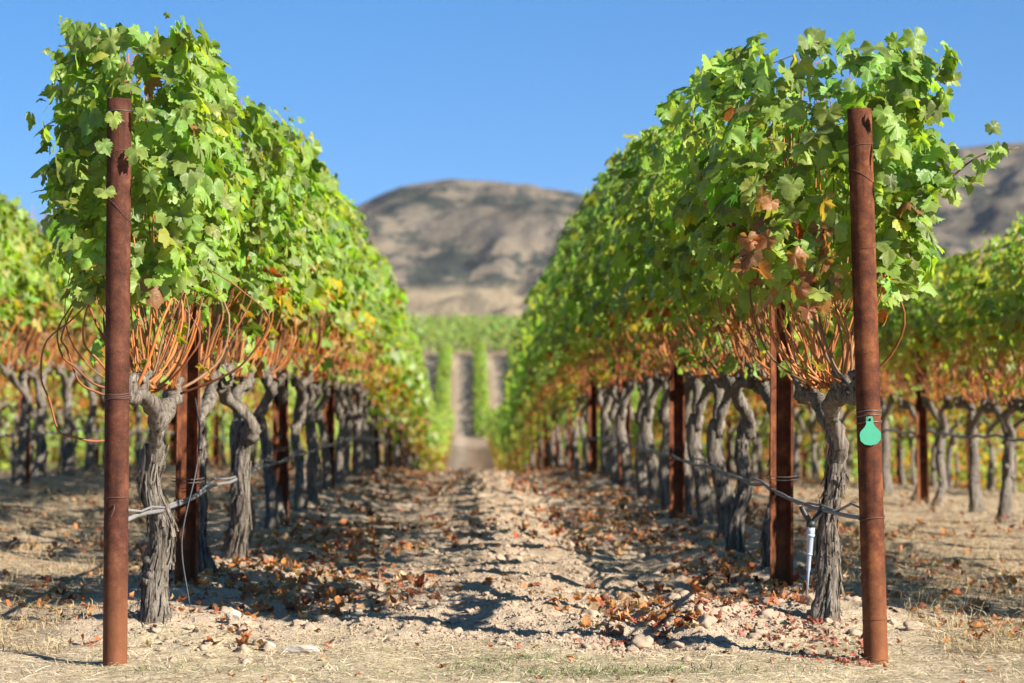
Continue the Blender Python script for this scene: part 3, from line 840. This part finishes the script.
def end_post(x, y, h, lean, mat, label, wires):
    root = obj("end_post", None, None, label, "post", "rusty pipe end posts", None, (x, y, 0.0))
    root.rotation_euler = (0, R(lean), 0)
    n = 48; th = np.arange(n) / n * 2 * math.pi; ro, ri = .0432, .0385
    rings = []
    zs = np.concatenate([[-.4], np.linspace(0, h, 24)])
    for z in zs: rings.append(np.stack([np.cos(th) * ro, np.sin(th) * ro, np.full(n, z)], 1))
    for z in (h, h - .3): rings.append(np.stack([np.cos(th) * ri, np.sin(th) * ri, np.full(n, z)], 1))
    V = np.concatenate(rings); m = len(rings)
    i = np.arange(m - 1)[:, None] * n; j = np.arange(n)[None, :]; j2 = (j + 1) % n
    Q = np.stack([i + j, i + j2, i + n + j2, i + n + j], -1).reshape(-1, 4)
    obj("pipe", make_mesh("pipe", V, [Q], mat), root)
    for k, (z, turns, thick, tilt, tail, m_) in enumerate(wires):
        V, F = ring_wire(.0448, z, turns, thick, tilt, tail, .007, k)
        a = Acc(); a.add(V, F); obj("wire_tie", a.mesh("wire_tie", m_), root)
    return root
PXL, PXR = at(117, 660, 9.0)[0], at(876, 660, 9.0)[0]
end_post(PXL, 9.0, 1.995, 0.25, M_RUST_A, "maroon rusty pipe end post with no tag, looping canes beside it",
         [(1.945, 1.6, .0018, .002, [(.07, -.02, 1.93), (.10, -.03, 1.915), (.13, -.01, 1.935)], M_WIRE), (1.80, 1.0, .0015, .012, None, M_RUSTWIRE), (1.60, 1.0, .0012, -.05, None, M_RUSTWIRE),
          (.925, 3, .0028, .002, None, M_RUSTWIRE), (.575, 1.4, .0022, .002, [(.0, -.05, .55), (-.012, -.055, .51)], M_RUSTWIRE)])
end_post(PXR, 9.0, 1.965, -1.55, M_RUST_B, "orange-brown rusty pipe end post with a green tag wired to it",
         [(1.83, 1.2, .0018, .004, None, M_RUSTWIRE), (1.72, 1.0, .0014, -.03, None, M_RUSTWIRE), (1.46, 1.0, .0014, .004, None, M_RUSTWIRE),
          (.882, 1, .0024, .001, None, M_WIRE), (.866, 1, .002, .0015, None, M_WIRE), (.842, 1, .0024, .002, None, M_WIRE), (.50, 1.2, .0025, .003, None, M_RUSTWIRE), (.14, 1.0, .0012, .002, None, M_RUSTWIRE)])

def line_post_mesh():
    prof = np.array([(-.058, -.004), (-.054, 0), (-.022, .05), (.026, .05), (.034, 0), (.045, 0)])
    d = np.gradient(prof, axis=0); nrm = norm(np.stack([-d[:, 1], d[:, 0]], 1)) * .0045
    loop = np.concatenate([prof, (prof + nrm)[::-1]]); n = len(loop)
    zs = np.linspace(-.3, 1.95, 14)
    V = np.concatenate([np.column_stack([loop, np.full(n, z)]) for z in zs]); m = len(zs)
    i = np.arange(m - 1)[:, None] * n; j = np.arange(n)[None, :]; j2 = (j + 1) % n
    Q = np.stack([i + j, i + j2, i + n + j2, i + n + j], -1).reshape(-1, 4)
    k = (m - 1) * n; a = np.arange(5)
    cap = np.stack([k + a, k + a + 1, k + n - 2 - a, k + n - 1 - a], 1)
    return make_mesh("line_post", V, [np.concatenate([Q, cap])], M_RUST_C, False)
lp = line_post_mesh()
tie = Acc()
for z in (.53, .545): tie.add(*tube(np.array([[.075 * math.cos(t), .024 + .045 * math.sin(t), z + .004 * math.cos(2 * t)] for t in np.linspace(0, 6.28, 20)]), .002, 5))
tie_me = tie.mesh("wire_tie", M_WIRE)
for row in (-1, 1, -2, 2, -3, 3):
    X = ROW_X[row]; k = 0
    y = 11.15 if row < 0 else 11.4
    while y < 74:
        if not (abs(row) == 2 and y < 17) and not (abs(row) == 3 and y < 27):
            nm = "untagged" if row < 0 else "green-tagged"
            if abs(row) == 1:
                lab = ("%s rusty channel stake from the path end in the %s row" % (ORD[k], nm)) if k < 4 else ("blurred rusty stake far down the %s row" % nm)
                grp = "channel stakes along the trellis" if k < 4 else "far stakes in the %s row" % nm
            else:
                grp = "stakes %s rows beyond the %s end post" % ("one" if abs(row) == 2 else "two", nm)
                lab = "dark blurred metal stake %s beyond the %s end post" % ("one row" if abs(row) == 2 else "two rows", nm)
            o = obj("line_post", lp, None, lab, "stake", grp, None, (X + (.02 if row < 0 else -.03), y, float(ground_macro(X, y)) - .05))
            o.rotation_euler = (R(r0.uniform(-1, 1)), R(r0.uniform(-1, 1)), R(r0.uniform(-10, 10) + (12 if row < 0 else -4)))
            if abs(row) == 1 and k < 3: obj("wire_tie", tie_me, o)
        y += 5.7; k += 1

# ------------------------------------------------------------------ hoses and wires
def run_along(X, z, y0, y1, sag, rad, seg, n, seed, wob=.006, x0=None):
    r = rng(seed); y = y0 * (y1 / y0) ** np.linspace(0, 1, n)
    sg = np.abs(np.sin((y - y0) / 2.85 * math.pi)) * sag
    x = np.full(n, X) + r.normal(0, wob, n)
    if x0 is not None: x = np.interp(y, [y0, y0 + 2.2], [x0, X]) + r.normal(0, wob, n) * (y > y0 + .1)
    return tube(np.stack([x, y, profile(y) + .07 + z - sg + r.normal(0, wob, n)], 1), rad, seg)
for row, x0, nm in ((-1, PXL + .03, "untagged"), (1, PXR - .045, "green-tagged")):
    X = ROW_X[row]
    a = Acc()
    a.add(*run_along(X - row * .06, .43, 9.02, 75, .015, .0085, 8, 70, 5 + row, .004, x0))
    a.add(*run_along(X - row * .07, .47, 9.03, 40, .045, .005, 6, 46, 15 + row, .008, x0))
    o = obj("drip_hose", a.mesh("drip_hose", M_HOSE), None, "weathered grey drip hose strung along trunks from the %s end post" % nm, "hose", "drip hoses")
    for z, lab in ((.93, "cordon-height"), (1.50, "middle"), (1.90, "top")):
        a = Acc(); a.add(*run_along(X, z, 9.0, 75, .0, .0016, 4, 120, 25 + row, .003, x0))
        obj("trellis_wire", a.mesh("trellis_wire", M_WIRE), None, "%s trellis wire running back from the %s end post" % (lab, nm), "wire", "trellis wires")
for row in (-2, 2):
    a = Acc(); a.add(*run_along(ROW_X[row], .53, 17, 70, .03, .014, 5, 120, 35 + row, .006))
    obj("drip_hose", a.mesh("drip_hose", M_HOSE), None, "blurred dark drip hose one row beyond the %s end post" % ("untagged" if row < 0 else "green-tagged"), "hose", "drip hoses")

# irrigation emitters hanging from the hose
def emitter(x, y, ztop, label, s=1.0, lean=0.05):
    root = obj("irrigation_emitter", None, None, label, "irrigation emitter", "emitters hanging on the drip hoses", None, (x, y, ztop))
    root.rotation_euler = (0, -lean, 0)
    def lathe(prof, name, m, seg=18):
        P = np.array([[0, 0, z] for z, _ in prof]); a = Acc(); a.add(*tube(P, [q for _, q in prof], seg)); return obj(name, a.mesh(name, m), root)
    a = Acc()
    for sd in (-1, 1): a.add(*tube(spline([(sd * .042, 0, .02), (sd * .03, -.005, -.005), (sd * .012, -.005, -.03), (0, 0, -.055)], 12), [.011] * 12, 8))
    a.add(*tube([(0, 0, -.035), (0, 0, -.06)], .019, 12)); obj("clamp", a.mesh("clamp", M_BLACK), root)
    lathe([(-.055 * s, .0165), (-.085 * s, .016), (-.088 * s, .0135), (-.16 * s, .012), (-.165 * s, .009), (-.23 * s, .008), (-.235 * s, .0055), (-.33 * s, .0035)], "tube_body", M_WHITE)
    lathe([(-.163 * s, .0128), (-.170 * s, .0128)], "ring", M_WHITE)
    lathe([(-.087 * s, .0172), (-.098 * s, .0172)], "ring", M_WHITE)
    return root
p = at(812, 512, 9.95); emitter(p[0], p[1], p[2], "white plastic irrigation emitter hanging beside the trunk near the green tag", 1.0, -0.06)
p = at(168, 505, 10.45); emitter(p[0], p[1], p[2], "pale plastic irrigation emitter half hidden behind the untagged end post's vine", .8)
a = Acc(); C = spline([at(196, 398, 10.6), at(200, 430, 10.5), at(197, 470, 10.4), at(183, 540, 10.3), at(191, 605, 10.25)], 40)
a.add(*tube(C, .0035, 6)); obj("drip_line", a.mesh("drip_line", M_BLACK), None, "thin black tube dangling to the ground by the untagged end post", "tube")

# green tag on its wire
def tag():
    out = np.array([(-.010, .048), (.010, .048), (.013, .040), (.013, .022), (.020, .010), (.036, -.006), (.0385, -.016), (.036, -.036), (.022, -.050), (.0, -.055), (-.022, -.051), (-.036, -.038), (-.0385, -.018), (-.036, -.006), (-.020, .010), (-.013, .022), (-.013, .040)])
    hn = 12; hc = np.array([0, .036]); th = np.arange(hn) / hn * 2 * math.pi
    import bmesh
    bm = bmesh.new()
    vo = [bm.verts.new((x, 0, z)) for x, z in out]
    vh = [bm.verts.new((hc[0] + .0055 * math.cos(t), 0, hc[1] + .0055 * math.sin(t))) for t in th]
    ed = [bm.edges.new((vo[k], vo[(k + 1) % len(vo)])) for k in range(len(vo))] + [bm.edges.new((vh[k], vh[(k + 1) % hn])) for k in range(hn)]
    bmesh.ops.triangle_fill(bm, use_beauty=True, use_dissolve=False, edges=ed)
    for v in bm.verts: v.co.y = 0.010 * (v.co.z + .05)
    ex = bmesh.ops.extrude_face_region(bm, geom=list(bm.faces))
    for v in [g for g in ex['geom'] if isinstance(g, bmesh.types.BMVert)]: v.co.y += .0022
    bmesh.ops.recalc_face_normals(bm, faces=list(bm.faces))
    me = bpy.data.meshes.new("plant_tag"); bm.to_mesh(me); bm.free(); me.materials.append(M_TAG)
    return me
p = at(871, 430, 8.947)
o = obj("plant_tag", tag(), None, "small green plastic tag wired to the rusty end post", "tag", None, None, (p[0], p[1], p[2]))
o.rotation_euler = (R(-3), R(-2), R(4))
a = Acc(); a.add(*tube(np.array([[.001, .004 + .012 * math.cos(t), .044 + .011 * math.sin(t)] for t in np.linspace(0, 6.28, 18)]), .0011, 5))
obj("wire_loop", a.mesh("wire_loop", M_WIRE), o)

# ------------------------------------------------------------------ ground cover
def ico(n):
    import bmesh
    bm = bmesh.new(); bmesh.ops.create_icosphere(bm, subdivisions=n, radius=1)
    V = np.array([v.co[:] for v in bm.verts]); F = np.array([[v.index for v in f.verts] for f in bm.faces]); bm.free(); return V, F
IV, IF = ico(3)
def clod_shape(seed, sharp=.34):
    r = rng(seed); V = IV.copy()
    for _ in range(6):                                   # chop broad facets
        d = norm(r.normal(0, 1, 3)); h = r.uniform(.5, .85); k = V @ d
        V = V - np.where(k > h, k - h, 0)[:, None] * d
    nz = fbm(V[:, 0] * 1.7 + V[:, 2] * 1.1, V[:, 1] * 1.7 - V[:, 2] * 1.3, seed, 2) + .55 * fbm(V[:, 0] * 4.5 + V[:, 2] * 3.1, V[:, 1] * 4.5 - V[:, 2] * 3.7, seed + 5, 3, .7)
    return V * (1 + 1.5 * sharp * nz)[:, None] * np.array([1, r.uniform(.65, 1), r.uniform(.5, .8)])
SH = [clod_shape(k) for k in range(14)]
def scatter_clods(name, x, y, s, seed, mat, label):
    r = rng(seed); Vs, Fs = [], []; off = 0
    w = r.integers(0, len(SH), len(x)); an = r.uniform(0, 6.28, len(x)); z = ground_z(x, y)
    for k in range(len(SH)):
        i = np.nonzero(w == k)[0]
        if not len(i): continue
        c, sn = np.cos(an[i])[:, None], np.sin(an[i])[:, None]
        B = SH[k][None]
        X = B[..., 0] * c - B[..., 1] * sn; Y = B[..., 0] * sn + B[..., 1] * c; Z = np.broadcast_to(B[..., 2], X.shape)
        V = np.stack([X * s[i][:, None] + x[i][:, None], Y * s[i][:, None] + y[i][:, None], Z * s[i][:, None] + (z[i] + s[i] * .05)[:, None]], -1)
        Vs.append(V.reshape(-1, 3)); Fs.append((off + np.arange(len(i))[:, None, None] * len(IV) + IF[None]).reshape(-1, 3)); off += len(i) * len(IV)
    return obj(name, make_mesh(name, np.concatenate(Vs), [np.concatenate(Fs)], mat, True), None, label, "soil clods", None, "stuff")
r = rng(31)
n = 8000
y = 9.3 + r.random(n) ** 1.8 * 26; x = np.where(r.random(n) < .65, r.normal(.15, .55, n), r.uniform(-1.5, 1.7, n))
s = .004 + .013 * r.random(n) ** 3 + .028 * r.random(n) ** 22
k = tilled(x, y) > r.random(n) * .9
x, y, s = x[k], y[k], s[k]
hx, hy = r.normal(.95, .26, 800), r.normal(9.95, .30, 800); hs = .005 + .042 * r.random(800) ** 11
lx, ly = r.normal(-1.0, .22, 160), r.normal(9.55, .22, 160); ls = .006 + .03 * r.random(160) ** 4
n = 30000
cy = 9.2 + r.random(n) ** 2.2 * 16; cx = np.where(r.random(n) < .6, r.normal(.2, .6, n), r.uniform(-1.6, 1.8, n)); cs = .003 + .007 * r.random(n) ** 2
k = tilled(cx, cy) + .08 > r.random(n)
IV, IF = ico(1); SH_BIG, SH = SH, [clod_shape(60 + q) for q in range(10)]
scatter_clods("soil_crumbs", cx[k], cy[k], cs[k], 33, M_CLOD, "fine soil crumbs strewn over the tilled strip")
IV, IF = ico(3); SH = SH_BIG
scatter_clods("soil_clods", np.concatenate([x, hx, lx]), np.concatenate([y, hy, ly]), np.concatenate([s, hs, ls]), 32, M_CLOD, "crumbly pale soil clods on the tilled strip between the rows")

def stone(px, py, Y, sx, sy, sz, seed, label, mat=None):
    r = rng(seed); q = at(px, py, Y); V = clod_shape(seed + 50, .12) * [sx, sy, sz]
    obj("stone", make_mesh("stone", V, [IF], mat or M_STONE, False), None, label, "stone", "loose stones by the path", None, (q[0], Y, float(ground_z(q[0], Y)) + sz * .35))
def y_of(py): return CAM_Z * F_PX / (py - 400)
stone(302, 648, y_of(650), .085, .05, .03, 1, "flat pale stone lying in the straw right of the untagged post")
stone(270, 643, y_of(646), .028, .03, .028, 2, "small pale stone next to the flat stone in the straw")
stone(235, 629, y_of(634), .035, .035, .034, 3, "upright pale stone at the edge of shade behind the flat stone")
stone(371, 600, y_of(604), .036, .04, .03, 4, "grey-brown stone in the shaded half of the path", M_CLOD)
stone(441, 603, y_of(606), .036, .03, .026, 5, "grey stone at the edge of the tilled mound", M_CLOD)
stone(452 + 360, 612, y_of(627), .05, .05, .045, 6, "rounded clod-like stone at the foot of the end vine near the green tag", M_CLOD)
stone(775, 614, y_of(624), .07, .06, .05, 7, "large rounded dirt lump in the heap near the green-tagged post", M_CLOD)

# fallen leaves
r = rng(51); n = 19000
y = 9.5 + r.random(n) ** 1.5 * 45
u = r.random(n)
x = np.where(u < .28, r.normal(-.75, .42, n), np.where(u < .48, r.normal(1.1, .4, n), np.where(u < .90, np.where(r.random(n) < .5, -1.7 - np.abs(r.normal(0, 1.6, n)), 1.9 + np.abs(r.normal(0, 1.6, n))), r.uniform(-1.2, 1.4, n))))
cl = fbm(x * 1.4, y * .9, 77, 3) + r.normal(0, .12, n)
k = cl > -.10 + .25 * (y < 10.3) + .22 * np.exp(-((x - .25) / .55) ** 2)
x, y = x[k], y[k]
hx = [r.normal(1.28, .13, 130), r.normal(.92, .12, 60), r.normal(.55, .10, 26), r.normal(1.34, .07, 40), r.normal(-1.5, .35, 60), r.normal(-.95, .12, 40), r.uniform(-2.0, 2.0, 34)]
hy = [r.normal(9.65, .25, 130), r.normal(9.75, .12, 60), r.normal(9.45, .06, 26), r.normal(9.0, .10, 40), r.normal(10.2, .35, 60), r.normal(9.9, .25, 40), r.uniform(8.1, 9.5, 34)]
x = np.concatenate([x] + hx); y = np.concatenate([y] + hy); n = len(x)
s = r.uniform(.016, .046, n); s[-390:] *= .55
z = ground_z(x, y) + .012 + .25 * s * r.random(n)
N = np.stack([r.normal(0, .38, n), r.normal(-.1, .38, n), np.abs(r.normal(.9, .3, n)) * np.where(r.random(n) < .5, 1, -1)], 1)
T = np.stack([r.normal(0, 1, n), r.normal(0, 1, n), r.normal(0, .2, n)], 1)
cols = np.array([[.27, .085, .03], [.33, .14, .05], [.36, .22, .11], [.22, .05, .025], [.38, .15, .04], [.14, .055, .03], [.38, .28, .17]])
tint = np.clip(cols[r.integers(0, 7, n)] * (1 + .25 * r.standard_normal((n, 1))), .02, .6)
tint[-390:-134] = np.clip(np.array([.24, .075, .055]) * (1 + .35 * r.standard_normal((256, 1))), .02, .6)
obj("fallen_leaves", leaves_mesh("fallen_leaves", np.stack([x, y, z], 1), N, T, s, tint, 'dry', M_DRY, 52), None,
    "scattered dry orange and brown vine leaves on the soil", "fallen leaves", None, "stuff")

# straw and grass
def blades(name, x, y, L, w, lift, tint, seed, label):
    r = rng(seed); n = len(x); an = r.uniform(0, 6.28, n)
    d = np.stack([np.cos(an) * (1 - lift * .6), np.sin(an) * (1 - lift * .6), lift], 1); d = norm(d)
    e = norm(np.stack([-np.sin(an), np.cos(an), r.normal(0, .3, n)], 1))
    b = np.stack([x, y, ground_z(x, y) + .003], 1)
    bend = np.stack([np.cos(an + .8) * .25, np.sin(an + .8) * .25, -.25 * lift - .05], 1)
    m = b + d * L[:, None] * .5; t = b + (d + bend) * L[:, None]
    t[:, 2] = np.maximum(t[:, 2], b[:, 2] + .002)
    h = (e * w[:, None] / 2)
    V = np.stack([b - h, b + h, m + h * .8, m - h * .8, t], 1).reshape(-1, 3)
    k = np.arange(n)[:, None] * 5
    F4 = (k + np.array([[0, 1, 2, 3]])).reshape(-1, 4); F3 = (k + np.array([[3, 2, 4]])).reshape(-1, 3)
    return obj(name, make_mesh(name, V, [F4, F3], M_GRASS, False, np.repeat(tint, 5, 0)), None, label, "grass", None, "stuff")
r = rng(61)
n1 = 26000; x1 = r.uniform(-2.3, 2.6, n1); y1 = r.uniform(7.9, 10.3, n1)
k = (1 - tilled(x1, y1)) > r.random(n1); x1, y1 = x1[k], y1[k]
n2 = 85000; y2 = 9.3 + r.random(n2) ** 1.5 * 22; x2 = np.where(r.random(n2) < .5, r.uniform(1.75, 4.6, n2), -r.uniform(1.5, 4.4, n2)) * np.maximum(1, (y2 / 14))
k = np.abs(x2) < y2 * .26; x2, y2 = x2[k], y2[k]
x = np.concatenate([x1, x2]); y = np.concatenate([y1, y2]); n = len(x)
lift = np.concatenate([np.abs(r.normal(.12, .15, len(x1))), np.abs(r.normal(.35, .3, len(x2)))]).clip(0, 1)
base = np.array([[.55, .45, .285], [.63, .53, .36], [.45, .35, .215], [.30, .23, .125]])
tint = base[r.integers(0, 4, n)] * (1 + .15 * r.standard_normal((n, 1)))
tint[len(x1):] *= np.array([.80, .76, .66])
blades("straw", x, y, np.where(np.abs(x) > 1.75, 1.5, 1.0) * r.uniform(.025, .10, n), r.uniform(.0015, .0035, n), lift, np.clip(tint, .05, .75), 62, "pale dry straw and cut grass covering the headland in front")
gx, gy = [], []
for (cx, cy, sx, sy, m) in ((.36, 8.55, .28, .10, 700), (.22, 9.0, .16, .05, 260), (.62, 8.6, .2, .06, 240), (-.95, 8.75, .22, .06, 160), (1.9, 8.8, .15, .1, 60), (.05, 8.75, .08, .04, 60), (2.1, 11.5, .3, .5, 350), (2.6, 10.3, .25, .3, 160)):
    gx.append(r.normal(cx, sx, m)); gy.append(r.normal(cy, sy, m))
gx = np.concatenate(gx); gy = np.concatenate(gy); n = len(gx)
tint = np.array([.13, .17, .06]) * (1 + .25 * r.standard_normal((n, 1)))
blades("green_grass", gx, gy, r.uniform(.02, .06, n), r.uniform(.002, .004, n), np.abs(r.normal(.4, .25, n)).clip(0, 1), np.clip(tint, .03, .4), 63, "sparse low green grass sprouting through the straw")
